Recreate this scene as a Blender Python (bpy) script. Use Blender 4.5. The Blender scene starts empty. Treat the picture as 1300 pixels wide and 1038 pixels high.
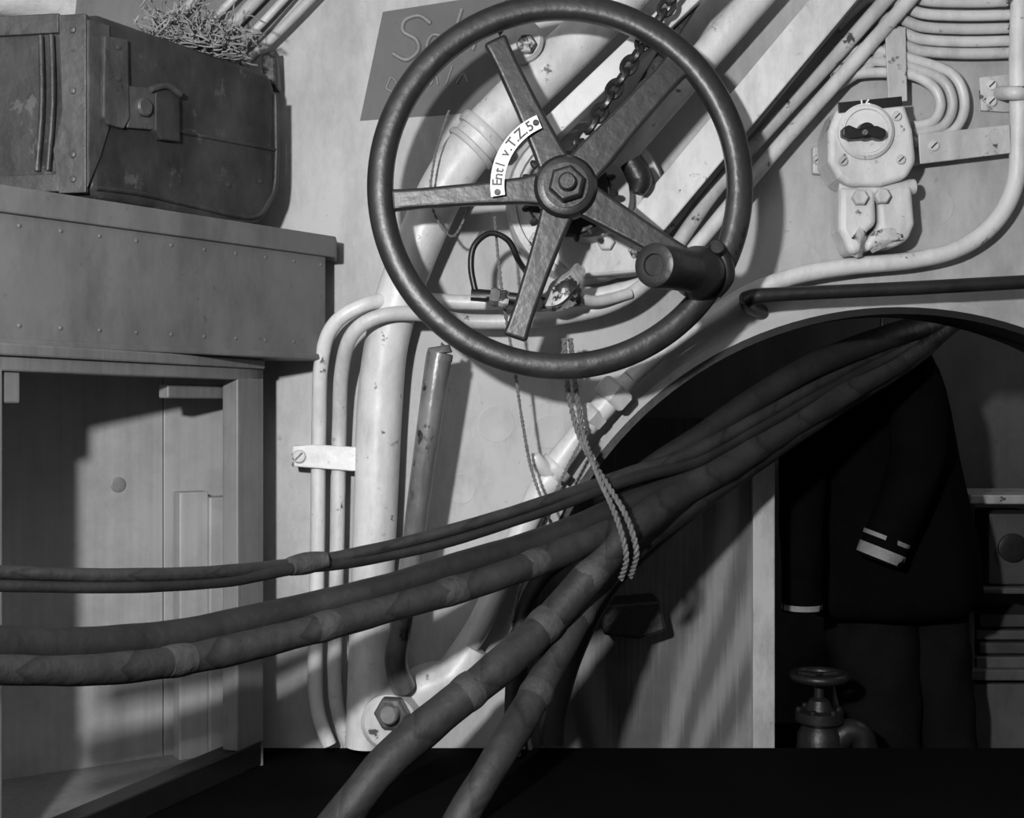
import bpy, math, random
from mathutils import Vector, Matrix
random.seed(4)
D=1.6; F=1600.0
def P(px,py,d=0.0):
    k=(D-d)/F
    return Vector(((px-650)*k,-d,(519-py)*k))
def K(d): return (D-d)/F
FLOOR=-0.43; NF=-0.66
# ---------------------------------------------------------------- materials
def mat(name,base,var=0.15,rough=0.5,bump=0.15,scale=6,fine=60,metal=0.0,chips=0.0,chipcol=0.03,stretch=(1,1,1),uvband=None,bandf=0.25,spec=0.5,grime=0.0,gscale=5):
    m=bpy.data.materials.new(name); m.use_nodes=True
    nt=m.node_tree; N=nt.nodes; L=nt.links
    b=N['Principled BSDF']
    b.inputs['Roughness'].default_value=rough; b.inputs['Metallic'].default_value=metal
    b.inputs['Specular IOR Level'].default_value=spec
    tc=N.new('ShaderNodeTexCoord'); mp=N.new('ShaderNodeMapping'); mp.inputs['Scale'].default_value=stretch
    L.new(tc.outputs['Object'],mp.inputs['Vector'])
    def noise(sc,det=6,ro=0.65,vec=None):
        n=N.new('ShaderNodeTexNoise'); n.inputs['Scale'].default_value=sc; n.inputs['Detail'].default_value=det; n.inputs['Roughness'].default_value=ro
        L.new(vec or mp.outputs[0],n.inputs['Vector']); return n
    def ramp(src,p0,p1,c0,c1):
        r=N.new('ShaderNodeValToRGB'); r.color_ramp.elements[0].position=p0; r.color_ramp.elements[1].position=p1
        r.color_ramp.elements[0].color=(c0,c0,c0,1); r.color_ramp.elements[1].color=(c1,c1,c1,1); L.new(src,r.inputs['Fac']); return r.outputs['Color']
    def mult(a,b_,f=1.0):
        mx=N.new('ShaderNodeMixRGB'); mx.blend_type='MULTIPLY'; mx.inputs['Fac'].default_value=f
        L.new(a,mx.inputs['Color1']); L.new(b_,mx.inputs['Color2']); return mx.outputs['Color']
    lo=max(0,base*(1-var)); hi=min(1,base*(1+var))
    col=ramp(noise(scale,8).outputs['Fac'],0.3,0.7,lo,hi)
    if grime>0:
        mpg=N.new('ShaderNodeMapping'); mpg.inputs['Scale'].default_value=(1.6,1.6,0.6); mpg.inputs['Location'].default_value=(3.1,1.7,0.4)
        L.new(tc.outputs['Object'],mpg.inputs['Vector'])
        col=mult(col,ramp(noise(gscale,9,0.72,mpg.outputs[0]).outputs['Fac'],0.36,0.56,1-grime,1.0))
        col=mult(col,ramp(noise(70,4,0.6).outputs['Fac'],0.66,0.72,1.0,1-grime))
    if chips>0:
        c2=ramp(noise(28,5,0.7).outputs['Fac'],0.66-chips*0.1,0.70-chips*0.1,0,1)
        mx=N.new('ShaderNodeMixRGB'); L.new(c2,mx.inputs['Fac']); L.new(col,mx.inputs['Color1']); mx.inputs['Color2'].default_value=(chipcol,)*3+(1,)
        col=mx.outputs['Color']
    bp=N.new('ShaderNodeBump'); bp.inputs['Strength'].default_value=bump; bp.inputs['Distance'].default_value=0.004
    L.new(noise(fine,6,0.5).outputs['Fac'],bp.inputs['Height'])
    if uvband:
        wv=N.new('ShaderNodeTexWave'); wv.bands_direction='DIAGONAL'; wv.inputs['Scale'].default_value=uvband; wv.inputs['Distortion'].default_value=1.5
        wv.wave_profile='SAW'; wv.inputs['Detail'].default_value=2
        L.new(tc.outputs['UV'],wv.inputs['Vector'])
        col=mult(col,ramp(wv.outputs['Fac'],0.0,0.14,1-bandf,1.0))
        b2=N.new('ShaderNodeBump'); b2.inputs['Strength'].default_value=0.6; b2.inputs['Distance'].default_value=0.002
        L.new(wv.outputs['Fac'],b2.inputs['Height']); L.new(bp.outputs['Normal'],b2.inputs['Normal']); bp=b2
    L.new(col,b.inputs['Base Color'])
    L.new(bp.outputs['Normal'],b.inputs['Normal'])
    return m
def woodmat(name,lo,hi,nscale,stretch,rough=0.5,wscale=1.0,wmix=0.35):
    m=bpy.data.materials.new(name); m.use_nodes=True
    nt=m.node_tree; N=nt.nodes; L=nt.links; b=N['Principled BSDF']; b.inputs['Roughness'].default_value=rough
    tc=N.new('ShaderNodeTexCoord'); mp=N.new('ShaderNodeMapping'); mp.inputs['Scale'].default_value=stretch
    L.new(tc.outputs['Object'],mp.inputs['Vector'])
    w=N.new('ShaderNodeTexNoise'); w.inputs['Scale'].default_value=wscale; w.inputs['Detail'].default_value=1
    L.new(mp.outputs[0],w.inputs['Vector'])
    mul=N.new('ShaderNodeMath'); mul.operation='MULTIPLY'; mul.inputs[1].default_value=110
    L.new(w.outputs['Fac'],mul.inputs[0])
    sn=N.new('ShaderNodeMath'); sn.operation='SINE'; L.new(mul.outputs[0],sn.inputs[0])
    n=N.new('ShaderNodeTexNoise'); n.inputs['Scale'].default_value=nscale; n.inputs['Detail'].default_value=6; n.inputs['Roughness'].default_value=0.7
    mp2=N.new('ShaderNodeMapping'); mp2.inputs['Scale'].default_value=(stretch[0]*2,stretch[1]*2,stretch[2]*0.3); L.new(tc.outputs['Object'],mp2.inputs['Vector'])
    L.new(mp2.outputs[0],n.inputs['Vector'])
    ma=N.new('ShaderNodeMath'); ma.operation='MULTIPLY_ADD'; ma.inputs[1].default_value=0.5*wmix; L.new(sn.outputs[0],ma.inputs[0]); L.new(n.outputs['Fac'],ma.inputs[2])
    r=N.new('ShaderNodeValToRGB'); r.color_ramp.elements[0].position=0.25; r.color_ramp.elements[1].position=0.75
    r.color_ramp.elements[0].color=(lo,lo,lo,1); r.color_ramp.elements[1].color=(hi,hi,hi,1)
    L.new(ma.outputs[0],r.inputs['Fac'])
    g=N.new('ShaderNodeTexNoise'); g.inputs['Scale'].default_value=9; g.inputs['Detail'].default_value=9; g.inputs['Roughness'].default_value=0.75; L.new(tc.outputs['Object'],g.inputs['Vector'])
    gr=N.new('ShaderNodeValToRGB'); gr.color_ramp.elements[0].position=0.36; gr.color_ramp.elements[0].color=(0.72,0.72,0.72,1); gr.color_ramp.elements[1].position=0.55; L.new(g.outputs['Fac'],gr.inputs['Fac'])
    mx=N.new('ShaderNodeMixRGB'); mx.blend_type='MULTIPLY'; mx.inputs['Fac'].default_value=0.8; L.new(r.outputs[0],mx.inputs['Color1']); L.new(gr.outputs[0],mx.inputs['Color2'])
    L.new(mx.outputs[0],b.inputs['Base Color'])
    return m
WALL=mat('bulkhead_paint',0.38,0.09,0.6,0.35,4,45,grime=0.30,gscale=6)
PIPE=mat('white_pipe_paint',0.58,0.09,0.40,0.25,9,50,chips=0.2,chipcol=0.12,grime=0.30,gscale=9)
PIPE2=mat('cream_pipe_paint',0.49,0.10,0.45,0.3,9,50,chips=0.36,chipcol=0.06,grime=0.34,gscale=9)
FLAKY=mat('flaking_white_lagging',0.45,0.2,0.5,0.8,20,60,chips=1.2,chipcol=0.02,grime=0.4,gscale=14)
WHEEL=mat('wheel_grey_enamel',0.020,0.3,0.38,0.2,14,70,chips=0.3,chipcol=0.008,grime=0.4,gscale=16)
DARK=mat('dark_steel',0.014,0.4,0.42,0.25,20,90)
CHAINM=mat('oiled_chain_steel',0.024,0.5,0.32,0.2,30,90,metal=0.3)
BLACK=mat('black_paint',0.008,0.3,0.4,0.1,20,90)
RUBBER=mat('rubber_hose',0.017,0.4,0.62,0.45,18,60,grime=0.4,gscale=14)
RUBBER2=mat('taped_hose',0.029,0.3,0.62,0.4,18,80,uvband=6,bandf=0.55,grime=0.4,gscale=14)
TAPE=mat('friction_tape',0.05,0.35,0.7,0.5,25,120,grime=0.4,gscale=20)
ROPE=mat('hemp_rope',0.13,0.3,0.9,0.4,60,300)
STEEL=mat('bare_steel',0.30,0.3,0.35,0.1,30,90,metal=0.6)
LEVER=mat('worn_lever_steel',0.12,0.45,0.30,0.25,25,80,chips=0.85,chipcol=0.018,stretch=(1,1,0.5),grime=0.5,gscale=12)
LEATHER=mat('worn_leather',0.034,0.5,0.5,0.7,12,40,chips=0.45,chipcol=0.06,grime=0.5,gscale=10)
LEATHER2=mat('leather_trim',0.055,0.4,0.5,0.6,15,60,grime=0.5,gscale=12)
LOCKER=mat('locker_grey_paint',0.118,0.14,0.5,0.25,7,40,grime=0.32,gscale=8)
SIGN=mat('sign_grey',0.088,0.12,0.6,0.05,7,50,grime=0.3)
SIGNT=mat('sign_lettering',0.18,0.1,0.5,0.0,7,50,grime=0.3,gscale=20)
LABEL=mat('label_enamel',0.75,0.03,0.4,0.0,7,50)
CLOTH=mat('navy_wool',0.0035,0.3,0.95,0.5,14,200,spec=0.03)
CUFF=mat('cuff_braid',0.25,0.2,0.7,0.4,50,200)
TROUS=mat('trouser_cloth',0.008,0.3,0.9,0.4,14,200,spec=0.05)
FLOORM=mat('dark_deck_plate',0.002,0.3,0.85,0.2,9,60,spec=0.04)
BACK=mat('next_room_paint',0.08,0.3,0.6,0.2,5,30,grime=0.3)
STRAW=mat('wood_wool',0.22,0.4,0.8,0.1,60,200)
CANVAS=mat('canvas',0.3,0.2,0.85,0.4,20,120)
WOODL=woodmat('birch_cabinet_wood',0.22,0.30,8,(6,6,0.8),wmix=0.06)
WOODF=woodmat('cabinet_frame_wood',0.13,0.19,10,(8,8,1.2),wmix=0.12)
WOODD=woodmat('oak_door_wood',0.10,0.25,26,(3.2,1,0.5),wmix=0.6)
POST=mat('door_post_paint',0.48,0.1,0.5,0.1,6,40,grime=0.35,gscale=14)
# ---------------------------------------------------------------- mesh helpers
def group(name):
    e=bpy.data.objects.new(name,None); bpy.context.scene.collection.objects.link(e); e.empty_display_size=0.05; return e
def mk(name,v,f,m,parent=None,smooth=False,bevel=0,ang=35,bseg=2,uvs=None):
    me=bpy.data.meshes.new(name); me.from_pydata([tuple(a) for a in v],[],f)
    me.validate()
    import bmesh
    bm=bmesh.new(); bm.from_mesh(me); bmesh.ops.recalc_face_normals(bm,faces=bm.faces); bm.to_mesh(me); bm.free()
    me.materials.append(m)
    if smooth:
        for p in me.polygons: p.use_smooth=True
        me.set_sharp_from_angle(angle=math.radians(ang))
    if uvs:
        ul=me.uv_layers.new(name='UVMap')
        for lp in me.loops: ul.data[lp.index].uv=uvs[lp.vertex_index]
    o=bpy.data.objects.new(name,me); bpy.context.scene.collection.objects.link(o)
    if parent: o.parent=parent
    if bevel:
        b=o.modifiers.new('bev','BEVEL'); b.width=bevel; b.segments=bseg; b.limit_method='ANGLE'; b.angle_limit=math.radians(30)
    return o
def basis(ax):
    ax=Vector(ax).normalized()
    h=Vector((0,0,1)) if abs(ax.z)<0.9 else Vector((1,0,0))
    a=ax.cross(h).normalized(); b=ax.cross(a).normalized(); return ax,a,b
def lathe(name,o,ax,prof,m,parent=None,seg=32,bevel=0,rot=0):
    ax,a,b=basis(ax); o=Vector(o); v=[];f=[]
    for r,h in prof:
        for i in range(seg):
            t=rot+2*math.pi*i/seg
            v.append(o+ax*h+a*(math.cos(t)*r)+b*(math.sin(t)*r))
    n=len(prof)
    for j in range(n-1):
        for i in range(seg):
            k=(i+1)%seg
            f.append((j*seg+i,j*seg+k,(j+1)*seg+k,(j+1)*seg+i))
    f.append(tuple(range(seg))); f.append(tuple((n-1)*seg+i for i in range(seg)))
    return mk(name,v,f,m,parent,smooth=seg>8,bevel=bevel)
def prism(name,pts,direc,m,parent=None,bevel=0,bseg=2):
    n=len(pts); d=Vector(direc)
    v=[Vector(p) for p in pts]+[Vector(p)+d for p in pts]
    f=[tuple(range(n)),tuple(range(2*n-1,n-1,-1))]+[(i,(i+1)%n,n+(i+1)%n,n+i) for i in range(n)]
    return mk(name,v,f,m,parent,bevel=bevel,bseg=bseg)
def pprism(name,pix,d0,d1,m,parent=None,bevel=0,bseg=2):
    return prism(name,[P(x,y,d1) for x,y in pix],(0,d1-d0,0),m,parent,bevel,bseg)
def bar(name,p0,p1,w,t,m,parent=None,n=(0,-1,0),bevel=0.002):
    p0=Vector(p0);p1=Vector(p1);n=Vector(n).normalized();u=(p1-p0).normalized()
    s=u.cross(n).normalized(); n=s.cross(u)
    w0,w1=w if isinstance(w,(tuple,list)) else (w,w)
    pts=[p0+s*w0/2,p1+s*w1/2,p1-s*w1/2,p0-s*w0/2]
    return prism(name,[q+n*t/2 for q in pts],-n*t,m,parent,bevel)
def catmull(pts,sub):
    out=[];n=len(pts)
    for i in range(n-1):
        p0=pts[max(i-1,0)];p1=pts[i];p2=pts[i+1];p3=pts[min(i+2,n-1)]
        for s in range(sub):
            t=s/sub
            out.append([0.5*((2*p1[k])+(-p0[k]+p2[k])*t+(2*p0[k]-5*p1[k]+4*p2[k]-p3[k])*t*t+(-p0[k]+3*p1[k]-3*p2[k]+p3[k])*t**3) for k in range(4)])
    out.append(list(pts[-1])); return out
def sweep(name,pts,m,parent=None,seg=14,sub=8,flat=1.0,wob=0,lump=0):
    q=catmull(pts,sub) if sub>1 else [list(p) for p in pts]
    C=[Vector(a[:3]) for a in q]; R=[max(a[3],1e-4) for a in q]
    T=[]
    for i in range(len(C)):
        t=C[min(i+1,len(C)-1)]-C[max(i-1,0)]; T.append(t.normalized())
    a=basis(T[0])[1]; v=[];f=[];uv=[];Lc=0
    for i,c in enumerate(C):
        a=(a-T[i]*a.dot(T[i])).normalized(); b=T[i].cross(a)
        if i: Lc+=(C[i]-C[i-1]).length
        for j in range(seg):
            th=2*math.pi*j/seg; rr=R[i]*(1+(wob*math.sin(3*th+Lc*60)+wob*math.sin(5*th-Lc*35) if wob else 0)+(lump*(math.sin(Lc*47)+0.6*math.sin(Lc*113+1)) if lump else 0))
            v.append(c+a*(math.cos(th)*rr)+b*(math.sin(th)*rr*flat)); uv.append((Lc,abs(j/seg-0.5)*0.12))
    for i in range(len(C)-1):
        for j in range(seg):
            k=(j+1)%seg; f.append((i*seg+j,i*seg+k,(i+1)*seg+k,(i+1)*seg+j))
    f.append(tuple(range(seg))); f.append(tuple((len(C)-1)*seg+j for j in range(seg)))
    return mk(name,v,f,m,parent,smooth=True,ang=50,uvs=uv)
def pp(lst,r=None):
    o=[]
    for t in lst:
        p=P(t[0],t[1],t[2]); rr=(t[3] if len(t)>3 else r)*K(t[2]); o.append((p.x,p.y,p.z,rr))
    return o
def bands(path,idx,m,parent,w=3,k=1.07,nm='tape_band'):
    q=catmull(path,8)
    for j,i in enumerate(idx):
        seg=[(a[0],a[1],a[2],a[3]*(k if 0<n_<len(q[i:i+w+1])-1 else 1.01)) for n_,a in enumerate(q[i:i+w+1])]
        sweep('%s_%d'%(nm,j),seg,m,parent,seg=20,sub=3,wob=0.012)
def rope(name,pts,r,m,parent,turn=0.012):
    q=catmull(pts,14); C=[Vector(a[:3]) for a in q]
    for s in range(2):
        L=0;out=[];a=Vector((1,0,0.01))
        for i,c in enumerate(C):
            t=(C[min(i+1,len(C)-1)]-C[max(i-1,0)]).normalized()
            if i: L+=(C[i]-C[i-1]).length
            a=(a-t*a.dot(t)).normalized(); b=t.cross(a); th=2*math.pi*L/turn+s*math.pi
            p=c+(a*math.cos(th)+b*math.sin(th))*r*0.55; out.append((p.x,p.y,p.z,r*0.62))
        sweep(name+'_strand%d'%(s+1),out,m,parent,seg=6,sub=1)
def screw(name,p,ax,r,m,parent,h=None):
    h=h or r*0.5
    lathe(name,p,ax,[(r,0),(r,h*0.6),(r*0.8,h),(r*0.01,h)],m,parent,seg=16)
    ax2,a,b=basis(ax); q=Vector(p)+ax2*(h)
    bar(name+'_slot',q-(a+b)*r*0.5,q+(a+b)*r*0.5,r*0.25,0.0006,DARK,parent,n=ax,bevel=0)
def arcring(name,c,r0,r1,y0,y1,a0,a1,m,parent=None,n=96,bevel=0):
    v=[];f=[]
    for i in range(n+1):
        a=math.radians(a0+(a1-a0)*i/n)
        for r,y in ((r0,y0),(r1,y0),(r1,y1),(r0,y1)): v.append((c[0]+math.cos(a)*r,y,c[1]+math.sin(a)*r))
    for i in range(n):
        for j in range(4):
            k=(j+1)%4; f.append((i*4+j,i*4+k,(i+1)*4+k,(i+1)*4+j))
    f.append((0,1,2,3)); f.append((n*4,n*4+1,n*4+2,n*4+3))
    return mk(name,v,f,m,parent,smooth=True,ang=40,bevel=bevel)
def text(name,s,loc,size,m,parent,rotz=0,shear=0,ext=0.0004,bold=0):
    c=bpy.data.curves.new(name,'FONT'); c.body=s; c.size=size; c.extrude=ext; c.shear=shear; c.align_x='CENTER'; c.align_y='CENTER'; c.offset=bold
    c.materials.append(m); o=bpy.data.objects.new(name,c); bpy.context.scene.collection.objects.link(o)
    o.matrix_world=Matrix.Translation(loc)@Matrix.Rotation(rotz,4,'Y')@Matrix.Rotation(math.pi/2,4,'X')
    o.parent=parent; return o
# ---------------------------------------------------------------- room shell
HC=(P(1140,870,0).x,P(1140,870,0).z); HR=0.48
poly=[(-1.0,NF),(-1.0,0.75),(1.4,0.75),(1.4,NF)]
a1=math.degrees(math.asin((NF-HC[1])/HR))
for i in range(97):
    a=math.radians(a1+(180-2*a1)*i/96); poly.append((HC[0]+HR*math.cos(a),HC[1]+HR*math.sin(a)))
wall=prism('wall_back',[(x,0,z) for x,z in poly],(0,0.03,0),WALL)
for k,(x,y,r) in enumerate([(630,538,24),(697,548,22),(1016,335,28),(1188,262,24),(585,620,20)]):
    lathe('plug_weld_%d'%k,P(x,y,0),(0,-1,0),[(r/1000,-0.002),(r/1000,0.0001),(r/1000*0.94,0.0005),(r/1000*0.88,0.00015),(0.001,0.0001)],WALL,wall,seg=40)
def slab(name,x0,x1,y0,y1,z0,z1,m,parent=None,bevel=0):
    return prism(name,[(x0,y0,z0),(x1,y0,z0),(x1,y0,z1),(x0,y0,z1)],(0,y1-y0,0),m,parent,bevel)
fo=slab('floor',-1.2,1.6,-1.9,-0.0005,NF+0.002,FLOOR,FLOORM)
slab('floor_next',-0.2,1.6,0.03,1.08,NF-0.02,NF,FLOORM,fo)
slab('ceiling',-1.2,1.6,-1.9,1.3,0.75,0.77,WALL)
slab('wall_left',-1.02,-1.0,-1.9,0.0,FLOOR,0.75,WALL)
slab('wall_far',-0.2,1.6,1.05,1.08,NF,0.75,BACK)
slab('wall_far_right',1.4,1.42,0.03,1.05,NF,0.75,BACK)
g=group('hatch_rim')
arcring('seal',HC,HR-0.009,HR-0.0005,-0.010,0.05,a1,180-a1,BLACK,g)
arcring('outer_flange',HC,HR,HR+0.011,-0.005,-0.0005,a1,180-a1,WALL,g)
arcring('collar',HC,HR-0.004,HR+0.012,0.031,0.12,a1,180-a1,DARK,g)
# ---------------------------------------------------------------- riveted locker
def ray_plane(px,py,A,B,off=0.0):
    ux,uy=B[0]-A[0],B[1]-A[1]; l=math.hypot(ux,uy); ux/=l;uy/=l; nx,ny=uy,-ux
    A=(A[0]+nx*off,A[1]+ny*off)
    k=(px-650)/F; t=(k*(D+A[1])-A[0])/(ux-k*uy); x=A[0]+ux*t;y=A[1]+uy*t
    return Vector((x,y,(519-py)/F*(D+y)))
LA=(-0.483,-0.41); LB=(-0.218,-0.05)
lu=Vector((LB[0]-LA[0],LB[1]-LA[1],0)).normalized(); ln=Vector((lu.y,-lu.x,0))
def lpt(s,off): return Vector((LB[0],LB[1],0))-lu*s+ln*off
g=group('riveted_locker')
def planprism(name,plan,z0,z1,m,parent,bevel=0.0015):
    return prism(name,[(x,y,z0) for x,y in plan],(0,0,z1-z0),m,parent,bevel)
a=lpt(0.012,-0.004);b=lpt(0.72,-0.004)
planprism('body',[(a.x,a.y),(b.x,b.y),(-0.98,b.y),(-0.98,-0.004),(a.x-0.012,-0.004)],0.064,0.205,LOCKER,g)
a=lpt(0,0.002);b=lpt(0.72,0.002)
planprism('lid_band',[(a.x,a.y),(b.x,b.y),(-0.985,b.y),(-0.985,-0.002),(a.x-0.005,-0.002)],0.186,0.212,LOCKER,g)
a=lpt(0.010,0.0);b=lpt(0.72,0.0)
planprism('bottom_lip',[(a.x,a.y),(b.x,b.y),(-0.982,b.y),(-0.982,-0.003),(a.x-0.01,-0.003)],0.060,0.067,LOCKER,g)
i=0; s=0.02
while s<0.7:
    q=lpt(s,-0.004)
    for z,r in ((0.176,0.0024),(0.080,0.0024)):
        lathe('rivet_%d'%i,(q.x,q.y,z),ln,[(r,-0.001),(r*0.9,0.0007),(r*0.5,0.0014),(0.0002,0.0016)],LOCKER,g,seg=10); i+=1
    s+=0.045
# ---------------------------------------------------------------- wooden cabinet
CA=(-0.459,-0.47); CB=(-0.299,-0.08)
cu=Vector((CB[0]-CA[0],CB[1]-CA[1],0)).normalized(); cn=Vector((cu.y,-cu.x,0))
g=group('wooden_cabinet')
def cp(px,py,off=0): return ray_plane(px,py,CA,CB,off)
def member(name,pxa,pxb,z0,z1,off,th,m,bevel=0.002):
    A=cp(pxa,519,off);B=cp(pxb,519,off)
    return prism(name,[(A.x,A.y,z0),(B.x,B.y,z0),(B.x,B.y,z1),(A.x,A.y,z1)],-cn*th,m,g,bevel)
ZB=-0.400
member('right_stile',302,335,ZB,0.058,0,0.022,WOODF)
member('left_stile',-140,4,ZB,0.058,0,0.022,WOODF)
member('top_rail',-140,335,0.034,0.0585,0.0,0.022,WOODF)
member('top_moulding',-140,337,0.048,0.0595,0.005,0.006,WOODF)
member('plinth',-140,333,FLOOR,ZB,-0.004,0.03,BLACK)
A=cp(334,519,-0.002)
prism('end_panel',[(A.x,A.y,FLOOR),(A.x-0.06,-0.006,FLOOR),(A.x-0.06,-0.006,0.056),(A.x,A.y,0.056)],(-0.012,-0.004,0),WOODF,g)
BA=(-0.569,-0.20); BB=(-0.337,-0.05)
bu=Vector((BB[0]-BA[0],BB[1]-BA[1],0)).normalized(); bn=Vector((bu.y,-bu.x,0))
def bmem(name,pxa,pxb,z0,z1,off,th,m,bevel=0.001):
    A=ray_plane(pxa,519,BA,BB,off);B=ray_plane(pxb,519,BA,BB,off)
    return prism(name,[(A.x,A.y,z0),(B.x,B.y,z0),(B.x,B.y,z1),(A.x,A.y,z1)],-bn*th,m,g,bevel)
bmem('back_panel_1',-160,207,-0.42,0.055,0,0.008,WOODL)
bmem('back_panel_2',208,306,-0.42,0.055,0,0.008,WOODL)
member('shelf_runner',214,304,0.012,0.028,-0.024,0.014,WOODF)
bmem('inner_block_tall',266,300,-0.42,-0.105,0.035,0.030,WOODL,0.002)
bmem('inner_block',228,265,-0.42,-0.098,0.030,0.025,WOODL,0.002)
a_=cp(-140,519,-0.02); b_=cp(300,519,-0.02); c_=ray_plane(306,519,BA,BB,0.001); d_=ray_plane(-160,519,BA,BB,0.001)
planprism('bottom_board',[(a_.x,a_.y),(b_.x,b_.y),(c_.x,c_.y),(d_.x,d_.y)],-0.425,-0.412,WOODF,g)
planprism('top_board',[(a_.x,a_.y),(b_.x,b_.y),(c_.x,c_.y),(d_.x,d_.y)],0.044,0.056,WOODF,g)
member('corner_piece',4,26,0.005,0.036,-0.004,0.02,WOODF)
lathe('knot_hole',ray_plane(150,615,BA,BB,0.0005),bn,[(0.009,0),(0.009,0.0005),(0.007,0.0014),(0.001,0.0004)],WOODF,g,seg=20)
# ---------------------------------------------------------------- suitcase
g=group('leather_suitcase')
SN=Vector((-0.433,-0.317,0)); SF=Vector((-0.285,-0.08,0)); su=(SF-SN).normalized(); SL=(SF-SN).length; sn=Vector((su.y,-su.x,0))
e=Vector((-0.215,0.035,0)); eu=e.normalized(); en=Vector((eu.y,-eu.x,0)); en=en if en.y<0 else -en
Z0,Z1=0.214,0.406
prof=[(0.006,Z0+0.012),(0.02,Z0+0.001)]
for i in range(8):
    t=-math.pi/2+math.pi/2*i/7; prof.append((SL-0.05+0.05*math.cos(t),Z0+0.05+0.05*math.sin(t)))
prof+= [(SL,Z1-0.02),(SL-0.01,Z1-0.004),(0.02,Z1),(0.004,Z1-0.008)]
prism('body',[SN+su*u+Vector((0,0,z)) for u,z in prof],e,LEATHER,g,bevel=0.007,bseg=3)
def sface(px,py,off=0.0): return ray_plane(px,py,(SN.x,SN.y),(SF.x,SF.y),off)
def splate(name,pix,off,th,m,bevel=0.0015): return prism(name,[sface(x,y,off) for x,y in pix],-sn*th,m,g,bevel)
splate('corner_trim',[(112,24),(140,32),(143,150),(128,200),(112,238)],0.003,0.004,LEATHER2)
def epl(name,pa,m,off=0.002,th=0.006):
    prism(name,[SN+en*off+eu*u+Vector((0,0,z)) for u,z in pa],-en*th,m,g,0.001)
epl('end_trim_corner',[(0.0,Z0+0.006),(0.03,Z0+0.006),(0.036,Z0+0.05),(0.026,Z0+0.09),(0.03,Z1-0.004),(0.0,Z1-0.004)],LEATHER2)
epl('end_trim_top',[(0.03,Z1-0.022),(0.20,Z1-0.022),(0.20,Z1-0.002),(0.03,Z1-0.002)],LEATHER2)
epl('end_trim_bottom',[(0.03,Z0+0.008),(0.20,Z0+0.008),(0.20,Z0+0.026),(0.03,Z0+0.026)],LEATHER2)
for k,x in enumerate((0.042,0.054)): sweep('end_rib_%d'%k,[(*(SN+en*0.001+eu*x+Vector((0,0,Z0+0.03))),0.003),(*(SN+en*0.002+eu*(x-0.006)+Vector((0,0,Z0+0.10))),0.003),(*(SN+en*0.001+eu*(x-0.004)+Vector((0,0,Z1-0.024))),0.003)],LEATHER,g,seg=8,sub=4)
for k,z in enumerate((Z0+0.02,Z0+0.045,Z0+0.11,Z1-0.02)):
    lathe('stud_%d'%k,SN+en*0.002+eu*0.014+Vector((0,0,z)),en,[(0.0038,0),(0.0033,0.0015),(0.001,0.0025)],LEATHER2,g,seg=14)
sweep('lid_seam',[(*(sface(x,y,0.000)),0.0025) for x,y in ((140,150),(200,162),(270,175),(349,190))],LEATHER,g,seg=8)
sweep('lower_piping',[(*(sface(x,y,0.000)),0.0032) for x,y in ((122,238),(180,246),(250,262),(318,276),(340,258),(350,225),(350,120))],LEATHER,g,seg=8)
splate('hasp_strap',[(133,45),(163,50),(165,150),(158,163),(138,158),(132,148)],0.008,0.008,LEATHER2)
splate('hasp_base',[(160,108),(198,112),(200,165),(162,162)],0.006,0.006,LEATHER2)
splate('hasp_end',[(198,110),(228,116),(229,180),(205,177),(198,165)],0.010,0.010,LEATHER)
lathe('lock_button',sface(181,136,0.006),sn,[(0.010,0),(0.010,0.004),(0.008,0.006),(0.001,0.006)],LEATHER2,g,seg=24)
sweep('buckle_bar',[(*(sface(x,y,0.012)),0.0035) for x,y in ((192,113),(212,109),(229,120))],LEATHER2,g,seg=8)
for k,(x,y) in enumerate(((150,60),(150,100),(290,235),(330,230))):
    lathe('strap_stud_%d'%k,sface(x,y,0.008 if x<200 else 0.0),sn,[(0.003,0),(0.0028,0.0015),(0.001,0.002)],LEATHER2,g,seg=12)
g=group('canvas_roll')
sweep('roll',[(-0.64,-0.30,0.426,0.019),(-0.58,-0.29,0.430,0.022),(-0.52,-0.275,0.430,0.021),(-0.47,-0.25,0.424,0.017)],CANVAS,g,wob=0.05)
sweep('tie',[(-0.54,-0.305,0.430,0.003),(-0.535,-0.285,0.452,0.003),(-0.525,-0.26,0.450,0.003)],LEATHER,g,seg=8)
g=group('wood_wool_packing')
for i in range(420):
    t=random.random()
    c=Vector((-0.395+0.075*t+random.gauss(0,0.010),-0.20+0.07*t+random.gauss(0,0.016),0.409+abs(random.gauss(0,0.022))))
    dr=Vector((random.uniform(-1,1),random.uniform(-1,1),random.uniform(-0.5,0.6))).normalized(); pts=[]
    for s in range(4):
        pts.append((c.x,c.y,max(c.z,0.408),0.0009)); dr=(dr+Vector((random.uniform(-.9,.9),random.uniform(-.9,.9),random.uniform(-.8,.6)))).normalized(); c=c+dr*0.010
    sweep('strand_%d'%i,pts,STRAW,g,seg=4,sub=3)
g=group('overhead_ribbing')
for k,(xa,ya,xb,yb,r) in enumerate(((185,60,275,-30,6),(215,75,325,-30,5),(245,78,350,-25,8),(290,72,385,-28,5),(310,82,420,-28,6))):
    sweep('rib_%d'%k,pp([(xa,ya,0.03,r),((xa+xb)/2,(ya+yb)/2+2,0.03,r),(xb,yb,0.03,r)]),PIPE2 if k%2 else WALL,g)
pprism('backing',[(-60,90),(300,85),(400,-30),(-60,-30)],0.0,0.012,LOCKER,g)
pprism('strap_block',[(331,68),(350,60),(352,112),(334,108)],0.02,0.05,LEATHER,group('leather_strap'),0.004)
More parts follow.
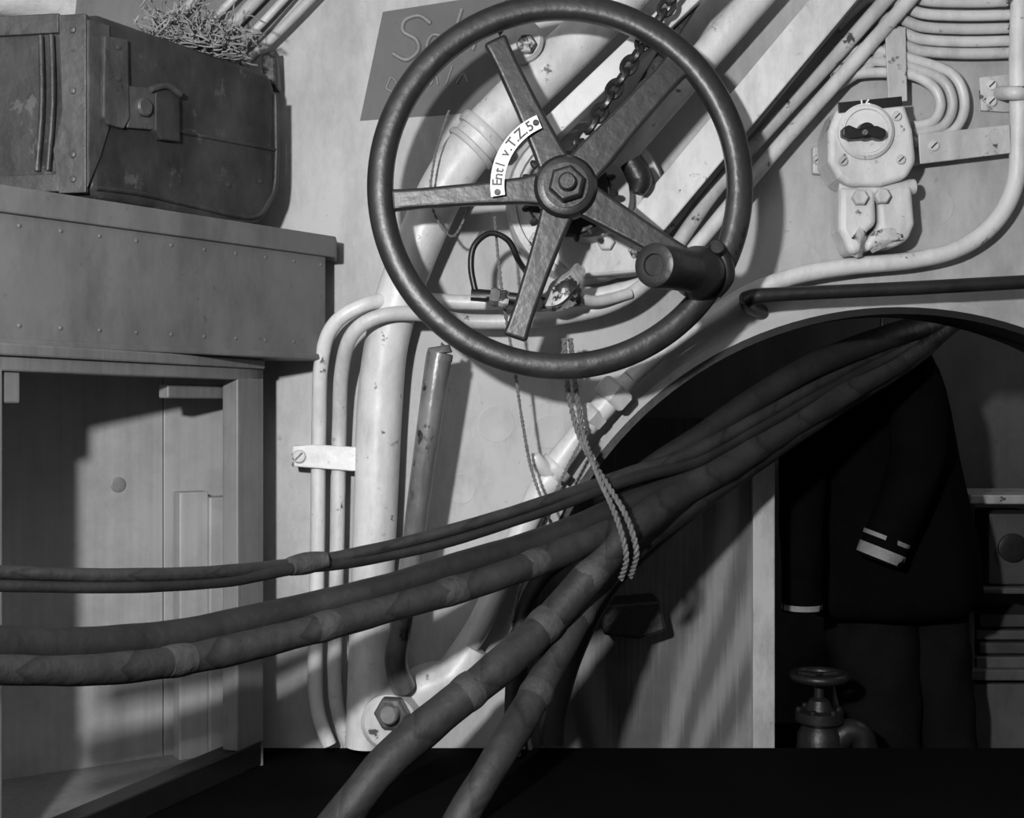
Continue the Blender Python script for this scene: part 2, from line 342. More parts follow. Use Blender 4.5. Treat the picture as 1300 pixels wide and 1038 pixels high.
# ---------------------------------------------------------------- sign
g=group('wall_sign')
pprism('plate',[(486,15),(660,-12),(700,100),(640,140),(457,153)],0.0005,0.0015,SIGN,g)
def stroke(nm,pts,r): sweep(nm,pp([(x,y,0.0016) for x,y in pts],r),SIGNT,g,seg=8,flat=0.9)
stroke('script_S',[(547,30),(532,20),(514,26),(512,40),(528,50),(531,64),(516,76),(499,68)],3.4)
stroke('script_c',[(563,47),(550,44),(542,56),(546,68),(560,64)],3)
stroke('script_h_stem',[(586,12),(578,38),(569,68)],3.2); stroke('script_h_arch',[(572,56),(583,44),(590,50),(585,66)],3)
stroke('script_i',[(607,42),(600,64)],3); stroke('script_i_dot',[(611,27),(612,29)],3.4)
stroke('second_line_a',[(490,112),(497,98),(504,108),(498,116),(490,112)],1.8)
stroke('second_line_b',[(514,112),(520,92),(526,88)],1.8); stroke('second_line_c',[(530,110),(540,98),(546,108),(553,96),(556,108)],1.8)
stroke('second_line_d',[(566,108),(574,84)],1.8); stroke('second_line_e',[(580,106),(588,94),(594,104)],1.8)
# ---------------------------------------------------------------- pipes
def fl(name,px,py,d,ax,r,h,m,parent,seg=32):
    lathe(name,P(px,py,d)-Vector(ax).normalized()*h/2,ax,[(r*0.96,0),(r,h*0.15),(r,h*0.85),(r*0.96,h)],m,parent,seg=seg)
g=group('ventilation_pipe')
sweep('upper_run',pp([(812,-30,0.06,30),(740,45,0.06,30),(660,122,0.06,31),(605,180,0.06,31),(565,235,0.06,30),(535,300,0.055,29),(508,370,0.05,29),(490,440,0.045,28),(482,520,0.04,29),(478,620,0.04,28),(472,760,0.04,27),(466,900,0.04,26),(464,946,0.04,26)]),PIPE,g,seg=28)
ax=P(660,122,0)-P(605,180,0)
fl('union_flange',614,170,0.06,ax,0.036,0.014,PIPE2,g); fl('union_flange_2',598,188,0.06,ax,0.034,0.008,PIPE2,g)
g=group('conduit_pair')
sweep('tube_outer',pp([(1172,-20,0.035),(1070,95,0.035),(985,190,0.04),(925,262,0.045),(880,315,0.05),(835,352,0.055),(770,372,0.055),(700,380,0.05),(600,384,0.045),(520,380,0.05),(465,386,0.075),(424,412,0.075),(408,460,0.06),(405,540,0.035),(403,700,0.03),(400,850,0.03),(404,905,0.03),(418,945,0.03)],9.5),PIPE,g)
sweep('tube_inner',pp([(1142,-20,0.035),(1045,88,0.035),(962,178,0.04),(905,245,0.05),(868,298,0.06),(835,345,0.07),(780,385,0.075),(700,404,0.07),(600,408,0.06),(530,398,0.075),(480,402,0.09),(447,425,0.08),(434,470,0.055),(431,540,0.035),(428,700,0.03),(425,850,0.03),(430,905,0.03),(444,945,0.03)],9.5),PIPE2,g)
g=group('conduit_loop')
sweep('tube',pp([(1295,-20,0.03),(1292,80,0.03),(1293,170,0.03),(1288,235,0.03),(1262,283,0.03),(1218,315,0.03),(1160,330,0.03),(1080,338,0.03),(1010,350,0.03),(950,372,0.03),(900,403,0.03),(850,436,0.03),(800,480,0.035)],11),PIPE,g)
sweep('branch',pp([(1110,-20,0.02),(1010,88,0.02),(930,165,0.02),(850,250,0.02)],7),PIPE2,g)
sweep('tail',pp([(800,480,0.035,11),(770,512,0.035,16),(735,552,0.035,15),(695,608,0.03,17),(655,690,0.03,16),(610,790,0.03,16),(570,850,0.03,16)]),PIPE,g)
ax=P(800,480,0)-P(735,552,0)
lathe('hex_union',P(778,500,0.035)-ax.normalized()*0.012,ax,[(0.021,0),(0.025,0.004),(0.025,0.022),(0.021,0.026)],PIPE2,g,seg=6,bevel=0.001)
lathe('hex_union_small',P(752,528,0.035)-ax.normalized()*0.01,ax,[(0.017,0),(0.020,0.003),(0.020,0.016),(0.017,0.02)],PIPE2,g,seg=6,bevel=0.001)
fl('collar_1',705,594,0.03,ax,0.022,0.012,PIPE2,g,seg=24); fl('collar_2',694,612,0.03,ax,0.020,0.02,PIPE,g,seg=24)
lathe('collar_bolt',P(690,590,0.03),(-0.5,-1,0.3),[(0.010,0.010),(0.010,0.028),(0.007,0.031),(0.001,0.031)],PIPE2,g,seg=6,bevel=0.0008)
sweep('side_fitting',pp([(697,600,0.04,10),(684,588,0.05,10),(678,578,0.052,8)]),PIPE,g)
g=group('pipe_clamp')
pprism('strap',[(371,566),(398,564),(448,567),(472,569),(473,596),(448,598),(398,594),(371,592)],0.043,0.047,PIPE,g,0.0015)
for k,(x,y) in enumerate(((380,579),(460,583))):
    pprism('foot_%d'%k,[(x-10,y-13),(x+12,y-13),(x+12,y+13),(x-10,y+13)],0.0,0.044,PIPE2,g,0.001)
    screw('screw_%d'%k,P(x,y,0.047),(0,-1,0),0.0085,PIPE2,g,0.004)
g=group('diagonal_beam')
bar('web',P(1075,-20,0.075),P(822,282,0.075),0.044,0.055,PIPE,g)
bar('flange',P(1090,-20,0.04),P(838,290,0.04),0.026,0.03,PIPE2,g)
g=group('diagonal_beam')
bar('web',P(905,-30,0.085),P(690,175,0.085),0.026,0.05,PIPE,g)
g=group('riser_pipe')
sweep('tube',pp([(985,-30,0.05),(900,66,0.05),(800,180,0.05),(760,230,0.05)],20),PIPE,g,seg=24)
g=group('pipe_bracket')
lathe('base',P(662,62,0.06),(0,-1,0),[(0.026,0),(0.026,0.035),(0.022,0.04),(0.001,0.04)],PIPE2,g,seg=28)
lathe('bolt',P(668,58,0.10),(0,-1,0),[(0.012,0),(0.012,0.010),(0.010,0.012),(0.001,0.012)],FLAKY,g,seg=6,bevel=0.001)
sweep('arm',pp([(662,62,0.09,9),(640,40,0.09,8),(636,18,0.08,8),(655,0,0.06,8)]),DARK,g)
# ---------------------------------------------------------------- handwheel
WD=0.18
g=group('handwheel')
wc=P(711,237,WD); hub=P(718,238,WD)
Rr=0.2025
sec=[(-0.0145,0.004),(-0.0125,0.009),(-0.004,0.0118),(0.005,0.0118),(0.012,0.009),(0.0148,0.003),(0.0148,-0.004),(0.011,-0.010),(0.0,-0.0125),(-0.011,-0.010),(-0.0145,-0.004)]
v=[];f=[];n=144;ns=len(sec)
for i in range(n):
    a=2*math.pi*i/n
    for s,h in sec: v.append((wc.x+math.cos(a)*(Rr+s),wc.y-h,wc.z+math.sin(a)*(Rr+s)))
for i in range(n):
    for j in range(ns):
        f.append((i*ns+j,i*ns+(j+1)%ns,((i+1)%n)*ns+(j+1)%ns,((i+1)%n)*ns+j))
mk('rim',v,f,WHEEL,g,smooth=True,ang=60)
for k,(ex,ey,ww) in enumerate(((626,46,1.0),(868,74,1.25),(492,255,0.92),(900,348,1.08),(652,434,1.02))):
    e_=P(ex,ey,WD); u=(e_-hub); L=u.length; u.normalize(); s=u.cross(Vector((0,-1,0)))
    out=[(0.02,0.0200),(0.05,0.0165*ww),(0.10,0.0138*ww),(L-0.04,0.0125*ww),(L-0.018,0.0128*ww),(L-0.004,0.0140*ww)]
    pts=[hub+u*a+s*w+Vector((0,-0.006,0)) for a,w in out]+[hub+u*a-s*w+Vector((0,-0.006,0)) for a,w in reversed(out)]
    prism('spoke_%d'%(k+1),pts,(0,0.014,0),WHEEL,g,0.0045,4)
lathe('hub',hub+Vector((0,0.02,0)),(0,-1,0),[(0.030,0),(0.036,0.008),(0.036,0.026),(0.032,0.032),(0.026,0.034),(0.001,0.034)],WHEEL,g,seg=40)
lathe('washer',hub+Vector((0,-0.014,0)),(0,-1,0),[(0.025,0),(0.025,0.003),(0.001,0.003)],WHEEL,g)
lathe('hub_nut',hub+Vector((0,-0.016,0)),(0,-1,0),[(0.021,0),(0.021,0.013),(0.018,0.016),(0.001,0.016)],WHEEL,g,seg=6,bevel=0.001,rot=0.3)
lathe('shaft_end',hub+Vector((0,-0.032,0)),(0,-1,0),[(0.010,0),(0.010,0.008),(0.008,0.010),(0.001,0.010)],WHEEL,g,seg=20)
h0=P(893,347,WD+0.01); h1=P(829,336,WD+0.10); ax=h1-h0; HL=ax.length
lathe('crank_handle',h0,ax,[(0.014,-0.006),(0.026,0.0),(0.030,0.008),(0.029,0.02),(0.024,0.028),(0.023,0.04),(0.0235,HL-0.03),(0.0245,HL-0.008),(0.023,HL-0.002),(0.019,HL),(0.012,HL-0.0005),(0.011,HL-0.003),(0.001,HL-0.003)],DARK,g,seg=40)
sweep('handle_bracket',pp([(905,368,WD+0.005,14),(920,350,WD+0.012,13),(916,325,WD+0.012,11),(900,318,WD+0.01,8)]),DARK,g)
lathe('bracket_pin',P(908,318,WD+0.02),(0,-1,0.2),[(0.009,0),(0.009,0.01),(0.007,0.013),(0.001,0.013)],DARK,g,seg=20)
g=group('steering_gear_bearing')
lathe('housing',P(742,262,0.0),(0,-1,0),[(0.100,0),(0.100,0.035),(0.096,0.045),(0.088,0.045),(0.086,0.038),(0.06,0.04),(0.05,0.08),(0.03,0.082),(0.03,0.10)],PIPE2,g,seg=48)
lathe('shaft',hub+Vector((0,0.02,0)),(0,1,0),[(0.014,0),(0.014,0.10)],DARK,g,seg=20)
lathe('sprocket',P(722,245,0.125),(0,1,0),[(0.048,0),(0.051,0.003),(0.051,0.010),(0.036,0.012),(0.02,0.02)],DARK,g,seg=22)
for k in range(18):
    a=k*math.pi/9; c=P(722,245,0.121)
    lathe('tooth_%d'%k,c+Vector((math.cos(a)*0.049,0,math.sin(a)*0.049)),(math.cos(a),0,math.sin(a)),[(0.005,0),(0.004,0.006),(0.002,0.009)],DARK,g,seg=8)
pprism('foot',[(700,275),(800,262),(830,300),(815,345),(735,352),(712,330)],0.0,0.06,PIPE2,g,0.004)
for k,(x,y) in enumerate(((769,308),(808,318),(682,306),(700,205),(800,225))):
    lathe('bolt_%d'%k,P(x,y,0.058 if k<2 else 0.044),(0,-1,0),[(0.011,0),(0.011,0.008),(0.009,0.010),(0.001,0.010)],FLAKY if k<3 else PIPE2,g,seg=6,bevel=0.0008)
g=group('label_arc')
v=[];f=[];ca,cb=math.radians(113),math.radians(189); n=24
for yy in (0.0165,0.0150):
    for i in range(n+1):
        a=ca+(cb-ca)*i/n
        for r in (0.0690,0.0845): v.append((hub.x+math.cos(a)*r,hub.y-yy,hub.z+math.sin(a)*r))
o=2*(n+1)
for i in range(n):
    f+=[(2*i,2*i+1,2*i+3,2*i+2),(o+2*i,o+2*i+1,o+2*i+3,o+2*i+2),(2*i,2*i+2,o+2*i+2,o+2*i),(2*i+1,2*i+3,o+2*i+3,o+2*i+1)]
mk('plate',v,f,LABEL,g)
chars='Entl v.T.Z.5'
for i,c in enumerate(chars):
    if c==' ': continue
    a=math.radians(178)-math.radians(56)*i/(len(chars)-1)
    p=Vector((hub.x+math.cos(a)*0.0765,hub.y-0.0169,hub.z+math.sin(a)*0.0765))
    text('letter_%d'%i,c,p,0.0155,BLACK,g,rotz=-(a-math.pi/2),ext=0.0001,bold=0.00025)
for k,a in enumerate((116,186)):
    a=math.radians(a); screw('screw_%d'%k,(hub.x+math.cos(a)*0.077,hub.y-0.0165,hub.z+math.sin(a)*0.077),(0,-1,0),0.0035,DARK,g,0.002)
g=group('drive_chain')
def chain(p0,p1,nm):
    u=(p1-p0);L=u.length;u.normalize();s=u.cross(Vector((0,-1,0)));w=Vector((0,-1,0));n=int(L/0.0150)
    for i in range(n):
        c=p0+u*(L*(i+0.5)/n); a=(s+w*0.25 if i%2 else w+s*0.35).normalized()
        pts=[]
        for j in range(17):
            t=2*math.pi*j/16; q=c+u*math.cos(t)*0.0110+(a)*math.sin(t)*0.0078; pts.append((q.x,q.y,q.z,0.0034))
        sweep('%s_link_%d'%(nm,i),pts,CHAINM,g,seg=6,sub=1)
chain(P(728,196,0.135),P(832,30,0.135),'left'); chain(P(832,30,0.135),P(880,-40,0.135),'top'); chain(P(762,200,0.125),P(806,128,0.125),'right')
bar('chain_guard',P(770,180,0.085),P(900,-25,0.085),0.012,0.012,DARK,g)
sweep('idler',pp([(800,205,0.12,14),(812,228,0.12,16),(808,245,0.12,10)]),DARK,g)
g=group('wrapped_control_cable')
sweep('core',pp([(598,374,0.14,8),(625,376,0.14,8),(665,381,0.14,9),(700,383,0.14,10),(733,378,0.13,11)]),BLACK,g,wob=0.05)
for k,(x,y) in enumerate(((628,377),(640,380),(672,381),(684,383))):
    sweep('tape_%d'%k,pp([(x-6,y-1,0.14,10),(x,y,0.14,12),(x+6,y+1,0.14,10)]),FLAKY if k%2 else ROPE,g,wob=0.1)
sweep('end_knob',pp([(690,384,0.142,9),(704,380,0.142,14),(718,368,0.142,17),(730,352,0.13,12),(734,340,0.12,7)]),FLAKY,g,wob=0.16,lump=0.08)
sweep('loop',pp([(604,372,0.14),(598,340,0.14),(602,312,0.14),(622,296,0.135),(645,305,0.13),(658,330,0.12),(668,345,0.09)],4),BLACK,g,seg=8)
sweep('rod',pp([(733,378,0.12,7),(760,382,0.10,7),(800,372,0.085,7)]),PIPE2,g)
# ---------------------------------------------------------------- cords
g=group('tied_cord')
def rp(l,r): return [(*P(x,y,d),r) for x,y,d in l]
rope('cord_a',rp([(628,275,0.12),(636,360,0.12),(652,460,0.10),(664,540,0.09),(676,600,0.09),(700,665,0.11)],0),0.0022,ROPE,g)
rope('cord_b',rp([(716,430,0.10),(722,500,0.09),(738,560,0.09),(768,610,0.13),(795,655,0.155),(808,700,0.155),(800,732,0.125)],0),0.0034,ROPE,g,turn=0.016)
rope('cord_c',rp([(724,430,0.09),(732,500,0.085),(742,555,0.09),(760,605,0.13),(782,655,0.155),(795,705,0.155),(788,735,0.13)],0),0.0034,ROPE,g,turn=0.016)
rope('cord_d',rp([(745,545,0.08),(712,610,0.08),(690,660,0.09),(668,720,0.07),(652,780,0.05),(645,830,0.03)],0),0.0022,ROPE,g)
rope('cord_e',rp([(570,140,0.1),(552,200,0.11),(548,260,0.11),(575,300,0.1),(600,250,0.1)],0),0.0016,ROPE,g)
# ---------------------------------------------------------------- lever
g=group('release_lever')
sweep('bar',pp([(559,449,0.12,15),(557,455,0.12,16.5),(546,530,0.12,15.5),(532,630,0.115,14.5),(520,720,0.11,14),(508,800,0.10,14),(503,840,0.09,15),(512,872,0.07,15)]),LEVER,g,seg=24)
lathe('top_cap',P(558,453,0.12),P(559,449,0.12)-P(546,530,0.12),[(0.0155,-0.004),(0.0155,0.004),(0.013,0.005),(0.001,0.005)],LEVER,g,seg=24)
g=group('lever_pivot')
lathe('boss',P(507,900,0.01),(-0.1,-1,0),[(0.045,0),(0.042,0.02),(0.036,0.05),(0.034,0.07),(0.028,0.075),(0.001,0.075)],PIPE2,g,seg=36)
lathe('nut',P(499,903,0.085),(-0.15,-1,0),[(0.021,0),(0.021,0.012),(0.018,0.015),(0.001,0.015)],LEVER,g,seg=6,bevel=0.001)
lathe('stud',P(497,904,0.10),(-0.15,-1,0),[(0.011,0),(0.011,0.016),(0.009,0.018),(0.001,0.018)],STEEL,g,seg=20)
sweep('casting_arm',pp([(510,900,0.03,30),(540,875,0.03,32),(575,858,0.03,26),(600,820,0.03,20)]),PIPE,g,seg=20)
# ---------------------------------------------------------------- hoses
END=[(1210,402,-0.38),(1260,370,-0.48)]
def tail(r): return [(x,y,d,r) for x,y,d in END]
g=group('thin_cable_pair')
sweep('upper',pp([(-60,724,0.66,9),(0,726,0.62,9),(150,730,0.54,9),(280,726,0.44,9),(370,716,0.36,8),(450,703,0.31,8),(560,676,0.25,7.5),(680,640,0.17,7.5),(800,600,0.07,8),(880,574,0.0,9),(960,530,-0.08,10),(1040,484,-0.16,10),(1130,438,-0.24,10)]+tail(10)),RUBBER2,g,lump=0.03)
sweep('lower',pp([(-60,742,0.66,8),(0,743,0.62,8),(150,745,0.54,8),(280,738,0.44,8),(370,722,0.37,8),(450,712,0.31,8),(560,690,0.25,7),(680,652,0.17,7),(800,608,0.08,8),(880,586,0.0,9),(960,543,-0.08,10),(1040,498,-0.16,10),(1130,450,-0.24,10)]+tail(10)),RUBBER,g,lump=0.03)
sweep('splice_sleeve',pp([(368,719,0.37,12),(385,716,0.355,14),(400,713,0.345,13),(416,710,0.34,10)]),TAPE,g,wob=0.03)
g=group('thick_hose')
sweep('hose',pp([(-60,815,0.64,24),(0,818,0.60,24),(120,818,0.52,23),(240,804,0.44,21),(370,775,0.35,19),(480,748,0.29,17),(600,712,0.21,17),(700,682,0.14,17),(780,648,0.08,17),(860,606,0.0,18),(930,562,-0.07,18),(985,526,-0.13,18),(1060,480,-0.2,18),(1140,440,-0.28,18)]+tail(18)),RUBBER,g,seg=20,lump=0.02)
g=group('thick_hose')
h=pp([(-60,848,0.68,19),(0,850,0.64,19),(120,850,0.56,20),(240,836,0.47,20),(370,806,0.38,19),(480,776,0.31,18),(600,742,0.23,18),(700,706,0.16,18),(780,668,0.09,18),(860,626,0.01,19),(930,584,-0.07,19),(985,550,-0.13,19),(1060,506,-0.2,18),(1140,460,-0.28,18)]+tail(18))
sweep('hose',h,RUBBER2,g,seg=20,lump=0.025); bands(h,(22,34,45,53),TAPE,g,w=2)
g=group('thick_hose')
h=pp([(395,1085,0.30,24),(440,1030,0.30,24),(490,968,0.28,24),(560,906,0.24,24),(630,850,0.20,23),(700,785,0.15,22),(765,712,0.12,21),(810,665,0.09,20),(880,616,0.0,20),(940,580,-0.06,20),(1000,540,-0.13,19),(1080,490,-0.2,19),(1150,448,-0.28,18)]+tail(18))
sweep('hose',h,RUBBER2,g,seg=20,lump=0.025); bands(h,(27,38,45),TAPE,g,w=2)
g=group('thick_hose')
h=pp([(560,1085,0.30,21),(590,1030,0.29,21),(630,965,0.26,21),(675,890,0.19,21),(712,820,0.14,20),(748,755,0.10,20),(790,702,0.07,20),(850,654,0.02,20),(910,612,-0.05,20),(970,570,-0.11,20),(1050,516,-0.2,19),(1140,458,-0.3,18)]+tail(18))
sweep('hose',h,RUBBER2,g,seg=20,lump=0.02); bands(h,(24,36),TAPE,g,w=2)
g=group('bundled_cable')
sweep('cable_a',pp([(700,946,0.03,16),(705,900,0.02,16),(725,830,0.01,16),(765,750,0.02,16),(820,690,0.0,16),(900,624,-0.07,16),(980,562,-0.14,16),(1060,500,-0.22,16),(1150,442,-0.3,16)]+tail(16)),RUBBER,g)
sweep('cable_b',pp([(652,960,0.06,10),(650,900,0.05,10),(658,800,0.04,10),(690,730,0.04,11),(750,690,0.03,12),(830,655,-0.02,14),(900,594,-0.09,16),(960,540,-0.15,18),(1050,475,-0.23,18),(1150,430,-0.3,18)]+tail(18)),RUBBER,g)
sweep('cable_c',pp([(760,640,0.05,10),(830,588,0.01,12),(890,552,-0.03,14),(950,512,-0.08,16),(1030,465,-0.14,16),(1120,430,-0.22,16)]+tail(16)),RUBBER,g)
# ---------------------------------------------------------------- grab rail
g=group('grab_rail')
sweep('rail',pp([(1420,352,0.07,9),(1300,358,0.07,9),(1150,366,0.07,9),(1000,373,0.07,9),(960,376,0.07,10),(948,380,0.065,11)]),DARK,g,seg=18)
sweep('end_foot',pp([(948,378,0.065,10),(950,388,0.04,9),(966,396,0.0,10)]),DARK,g)
sweep('far_foot',pp([(1420,352,0.07,9),(1424,356,0.04,9),(1424,360,0.0,9)]),DARK,g)
# ---------------------------------------------------------------- switch box
g=group('rotary_switch_box')
pprism('body',[(1062,140),(1075,128),(1140,124),(1150,134),(1160,165),(1164,205),(1152,226),(1120,236),(1080,236),(1064,226),(1052,205),(1052,165)],0.008,0.07,PIPE,g,0.007,4)
pprism('back_plate',[(1032,186),(1050,184),(1060,150),(1155,148),(1160,170),(1172,172),(1172,206),(1150,214),(1062,222),(1032,220)],0.0,0.012,PIPE2,g,0.002)
pprism('number_plate',[(1064,130),(1145,122),(1146,134),(1065,143)],0.071,0.074,BLACK,g,0.0006)
text('number','16',P(1098,132.5,0.0750),0.015,LABEL,g,rotz=math.radians(-5),ext=0.0002,bold=0.0002)
lathe('dial_ring',P(1098,168,0.068),(0,-1,0),[(0.034,0),(0.034,0.006),(0.030,0.009),(0.027,0.009),(0.026,0.006),(0.001,0.006)],PIPE,g,seg=40)
kn=[(-28,-6),(-20,-10),(-6,-4),(6,-8),(16,-9),(27,-4),(28,4),(20,9),(6,5),(-6,8),(-18,9),(-28,4)]
pprism('knob',[(1098+x,168+y) for x,y in kn],0.074,0.088,BLACK,g,0.002)
lathe('knob_hub',P(1098,168,0.076),(0,-1,0),[(0.011,0),(0.010,0.010),(0.001,0.010)],BLACK,g,seg=24)
screw('knob_screw',P(1098,168,0.088),(0,-1,0),0.0035,STEEL,g,0.002)
for k,(x,y) in enumerate(((1143,203),(1070,205),(1138,148))): screw('cover_screw_%d'%k,P(x,y,0.069),(0,-1,0),0.006,PIPE2,g,0.004)
screw('side_lug_screw',P(1037,203,0.012),(0,-1,0),0.006,PIPE2,g,0.004)
pprism('gland_body_a',[(1066,236),(1112,236),(1114,284),(1104,292),(1097,300),(1095,321),(1078,323),(1072,304),(1066,292)],0.012,0.060,PIPE,g,0.008,4)
pprism('gland_body_b',[(1115,236),(1158,234),(1162,284),(1154,304),(1136,314),(1112,312),(1102,320),(1098,308),(1110,294),(1117,286)],0.012,0.058,PIPE,g,0.008,4)
sweep('seal_a',pp([(1084,296,0.056,10),(1090,302,0.054,10),(1086,322,0.04,9)]),FLAKY,g,wob=0.12)
sweep('seal_b',pp([(1142,300,0.05,10),(1120,302,0.052,11),(1102,312,0.045,9)]),FLAKY,g,wob=0.12)
for k,(x,y) in enumerate(((1090,252),(1118,250))): lathe('gland_nut_%d'%k,P(x,y,0.058),(0,-1,0),[(0.010,0),(0.010,0.010),(0.008,0.012),(0.001,0.012)],PIPE2,g,seg=6,bevel=0.0006)
sweep('gland_collar',pp([(1064,238,0.045,10),(1112,240,0.050,10),(1160,237,0.045,10)]),PIPE,g,seg=16)
g=group('conduit_bundle')
for k,y in enumerate((2,19,36,52,67)):
    sweep('run_%d'%k,pp([(1330,y-3,0.02),(1280,y,0.02),(1220,y+1,0.02),(1170,y-2,0.02),(1135,y-18+k*2,0.02),(1100,y-30+k*12,0.02),(1062,y+10+k*8,0.02)],7),PIPE if k%2 else PIPE2,g,seg=10)
for k,(r) in enumerate((0,17,34)):
    sweep('bend_%d'%k,pp([(1052,112-r*0.9,0.022),(1080,96-r*0.9,0.022),(1120,92-r*0.8,0.022),(1160,96-r*0.6,0.022),(1186+r*0.7,112-r*0.5,0.022),(1194+r*0.9,134,0.022),(1184+r*0.7,154+r*0.4,0.022),(1160,160+r*0.6,0.022)],6.5),PIPE2 if k%2 else PIPE,g,seg=10)
g=group('mounting_strip')
pprism('horizontal',[(1166,170),(1282,158),(1284,194),(1168,208)],0.030,0.034,PIPE2,g,0.001)
pprism('vertical',[(1124,38),(1150,34),(1152,128),(1128,130)],0.030,0.034,PIPE2,g,0.001)
pprism('standoff',[(1240,165),(1260,163),(1260,192),(1240,195)],0.0,0.031,PIPE2,g,0.001)
screw('screw',P(1185,185,0.034),(0,-1,0),0.007,PIPE,g,0.003)
g=group('saddle_clamp')
pprism('plate',[(1244,98),(1276,94),(1306,94),(1306,140),(1276,142),(1246,140)],0.0,0.006,PIPE2,g,0.001)
sweep('saddle',pp([(1270,118,0.008),(1280,118,0.035),(1293,118,0.044),(1308,118,0.03),(1312,118,0.006)],9),PIPE2,g)
screw('screw_a',P(1258,108,0.006),(0,-1,0),0.007,PIPE,g,0.004); screw('screw_b',P(1258,129,0.006),(0,-1,0),0.007,PIPE,g,0.004)
# ---------------------------------------------------------------- next compartment
PD=-0.27
g=group('wooden_door')
def rect(name,x0,y0,x1,z0,d,th,m,parent,bevel=0.002):
    a=P(x0,y0,d);b=P(x1,y0,d)
    return prism(name,[(a.x,a.y,z0),(b.x,b.y,z0),(b.x,b.y,a.z),(a.x,a.y,a.z)],(0,th,0),m,parent,bevel)
rect('panel',640,530,956,NF,PD,0.02,WOODD,g)
rect('edge_post',956,548,984,NF,PD+0.012,0.04,POST,g)
g=group('junction_block')
pprism('body',[(764,768),(838,762),(846,800),(812,812),(766,806)],PD+0.002,PD+0.08,DARK,g,0.004)
g=group('uniform_jacket')
JD=-0.55; J=-0.13
secs=[(425,1085,1150,26),(440,1060,1172,40),(465,1022,1192,60),(520,1000,1205,72),(580,995,1214,76),(640,998,1228,80),(700,1004,1244,84),(760,1006,1248,88),(785,1010,1240,86)]
v=[];f=[];n=40
for j,(y,x0,x1,dp) in enumerate(secs):
    cx=(x0+x1)/2;w=(x1-x0)/2
    for i in range(n):
        t=2*math.pi*i/n; fold=1+0.035*math.sin(7*t+j*0.3)*min(1,j/4)
        p=P(cx+w*math.cos(t)*fold,y,JD); v.append((p.x,p.y-math.sin(t)*dp/1000*fold,p.z))
for j in range(len(secs)-1):
    for i in range(n): f.append((j*n+i,j*n+(i+1)%n,(j+1)*n+(i+1)%n,(j+1)*n+i))
f.append(tuple(range(n)));f.append(tuple((len(secs)-1)*n+i for i in range(n)))
o=mk('torso',v,f,CLOTH,g,smooth=True,ang=70); o.modifiers.new('ss','SUBSURF').render_levels=1
sweep('sleeve_near',pp([(1150,462,J-0.36,34),(1165,520,J-0.32,36),(1160,600,J-0.30,33),(1135,660,J-0.29,30),(1117,712,J-0.29,28)]),CLOTH,g,seg=22,wob=0.03)
sweep('sleeve_far',pp([(1036,478,J-0.38,30),(1020,560,J-0.34,30),(1018,650,J-0.31,28),(1018,720,J-0.30,26),(1018,776,J-0.30,24)]),CLOTH,g,seg=22,wob=0.03)
for k,(ya,yb) in enumerate(((681,686),(696,709))):
    xa=1127-(ya-679)*0.35
    sweep('cuff_stripe_near_%d'%k,pp([(xa,ya,J-0.29,30.5),(xa-(yb-ya)*0.4,yb,J-0.29,30)]),CUFF,g,seg=24,sub=2)
sweep('cuff_stripe_far',pp([(1018,766,J-0.30,25.5),(1018,773,J-0.30,25)]),CUFF,g,seg=24,sub=2)
prism('collar_lapel',[P(1085,440,J-0.345),P(1130,440,J-0.345),P(1118,520,J-0.33),P(1100,560,J-0.33)],(0,0.012,0),CLOTH,g,0.003)
sweep('hanger_hook',pp([(1118,425,JD,3),(1118,405,JD,3),(1124,392,JD,3),(1118,382,JD,3)]),STEEL,g,seg=8)
g=group('work_trousers')
def leg(nm,L): return sweep(nm,pp([(x,y,d+J,r) for x,y,d,r in L]),TROUS,g,seg=22,wob=0.03)
leg('leg_near',[(1180,770,-0.50,48),(1184,820,-0.50,46),(1192,880,-0.50,41),(1205,960,-0.50,37),(1212,1000,-0.50,35)])
leg('leg_far',[(1108,770,-0.49,58),(1110,830,-0.49,58),(1118,890,-0.49,50),(1130,960,-0.49,42),(1138,995,-0.49,40)])
g=group('stop_valve')
vb=P(1040,905,-0.40)
zb=lambda py: P(0,py,-0.40).z
lathe('body',(vb.x,vb.y,NF),(0,0,1),[(0.03,0),(0.03,0.012),(0.018,0.02),(0.018,zb(985)-NF),(0.030,zb(975)-NF),(0.036,zb(955)-NF),(0.034,zb(930)-NF),(0.026,zb(920)-NF),(0.038,zb(914)-NF),(0.038,zb(902)-NF),(0.022,zb(900)-NF),(0.016,zb(888)-NF),(0.008,zb(884)-NF),(0.008,zb(870)-NF)],DARK,g,seg=28)
wp=Vector((vb.x,vb.y,zb(858)))
sweep('stem',[(vb.x,vb.y,zb(884),0.006),(wp.x,wp.y,wp.z+0.006,0.006)],DARK,g,sub=2)
pts=[(wp.x+math.cos(t/24*2*math.pi)*0.040,wp.y+math.sin(t/24*2*math.pi)*0.040,wp.z,0.0075) for t in range(25)]
sweep('handwheel_rim',pts,DARK,g,sub=1,seg=10)
for k in range(3):
    a=k*2*math.pi/3+0.4; sweep('handwheel_spoke_%d'%k,[(wp.x,wp.y,wp.z,0.006),(wp.x+math.cos(a)*0.04,wp.y+math.sin(a)*0.04,wp.z,0.005)],DARK,g,sub=1,seg=8)
for k in range(6):
    a=k*math.pi/3; lathe('flange_bolt_%d'%k,(vb.x+math.cos(a)*0.032,vb.y+math.sin(a)*0.032,zb(902)),(0,0,1),[(0.005,0),(0.005,0.006),(0.001,0.007)],DARK,g,seg=6)
sweep('side_pipe',pp([(1055,945,-0.40,18),(1077,928,-0.40,16),(1095,938,-0.40,16),(1103,985,-0.40,16)]),DARK,g)
g=group('equipment_rack')
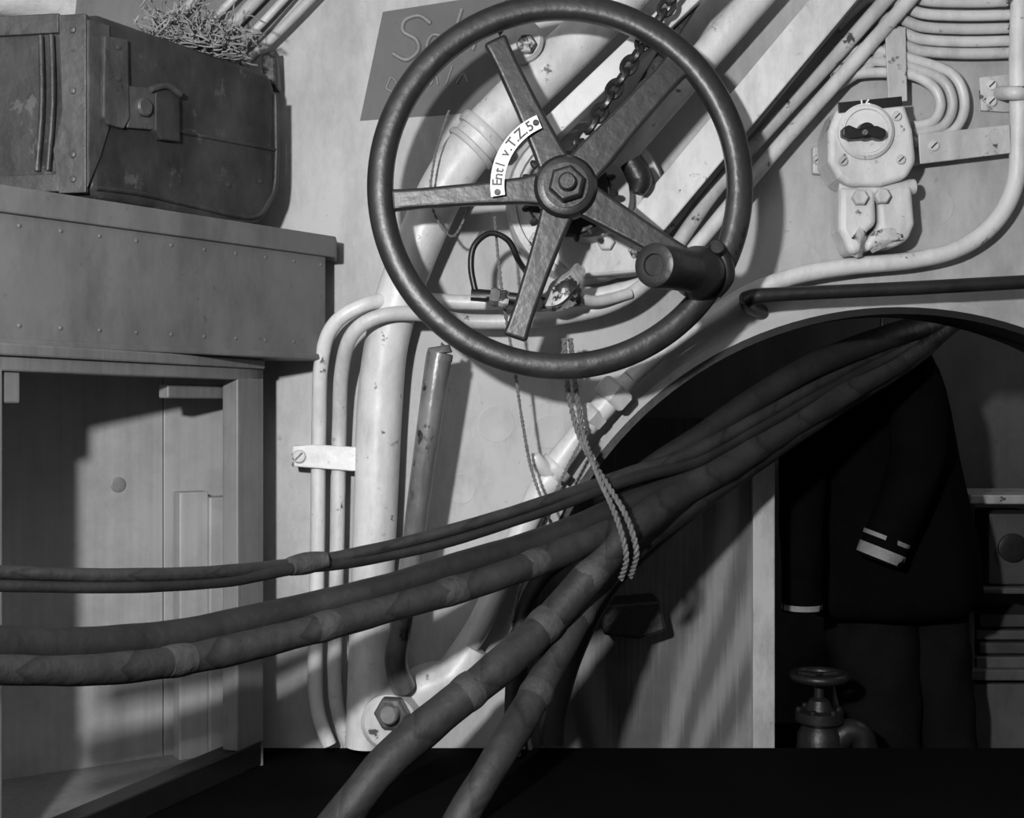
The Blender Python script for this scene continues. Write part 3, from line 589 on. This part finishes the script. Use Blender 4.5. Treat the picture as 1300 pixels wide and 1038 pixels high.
def rk(nm,x0,y0,x1,y1,d0,d1,m): pprism(nm,[(x0,y0),(x1,y0),(x1,y1),(x0,y1)],d0,d1,m,g,0.003)
rk('shelf_top',1232,628,1440,640,-1.0,-0.8,PIPE2)
rk('shelf_mid',1232,746,1440,754,-1.0,-0.8,LOCKER)
rk('shelf_low',1228,850,1440,864,-1.0,-0.8,LOCKER)
rk('upright_left',1232,640,1238,960,-0.98,-0.82,LOCKER)
rk('upright_right',1430,560,1440,960,-1.0,-0.8,LOCKER)
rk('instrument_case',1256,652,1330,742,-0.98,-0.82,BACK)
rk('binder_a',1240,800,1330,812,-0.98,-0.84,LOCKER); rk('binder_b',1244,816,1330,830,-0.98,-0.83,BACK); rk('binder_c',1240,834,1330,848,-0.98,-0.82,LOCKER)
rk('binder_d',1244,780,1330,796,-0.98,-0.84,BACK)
lathe('instrument_dial',P(1285,695,-0.82),(0,-1,0),[(0.028,0),(0.028,0.006),(0.022,0.008),(0.001,0.006)],DARK,g,seg=30)
rk('locker_base',1232,868,1440,960,-1.0,-0.82,LOCKER)
# ---------------------------------------------------------------- lights / world / camera
def lamp(name,typ,loc,e,size):
    l=bpy.data.lights.new(name,typ); l.energy=e
    if typ=='POINT': l.shadow_soft_size=size
    o=bpy.data.objects.new(name,l); o.location=loc; bpy.context.scene.collection.objects.link(o); return o
lamp('flash_lamp','POINT',(-0.32,-1.62,0.26),106,0.03)
lamp('far_room_fill','POINT',(1.2,0.55,0.30),1.4,0.04)  # unseen fill light, added so the far wall at right isn't black
w=bpy.data.worlds.new('world'); bpy.context.scene.world=w; w.use_nodes=True
w.node_tree.nodes['Background'].inputs[0].default_value=(1,1,1,1); w.node_tree.nodes['Background'].inputs[1].default_value=0.11
cam=bpy.data.cameras.new('camera'); cam.sensor_width=36; cam.lens=36*F/1300; cam.clip_start=0.01
co=bpy.data.objects.new('camera',cam); co.location=(0,-D,0); co.rotation_euler=(math.pi/2,0,0)
bpy.context.scene.collection.objects.link(co); bpy.context.scene.camera=co
bpy.context.scene.view_settings.view_transform='Standard'
bpy.context.view_layer.update()
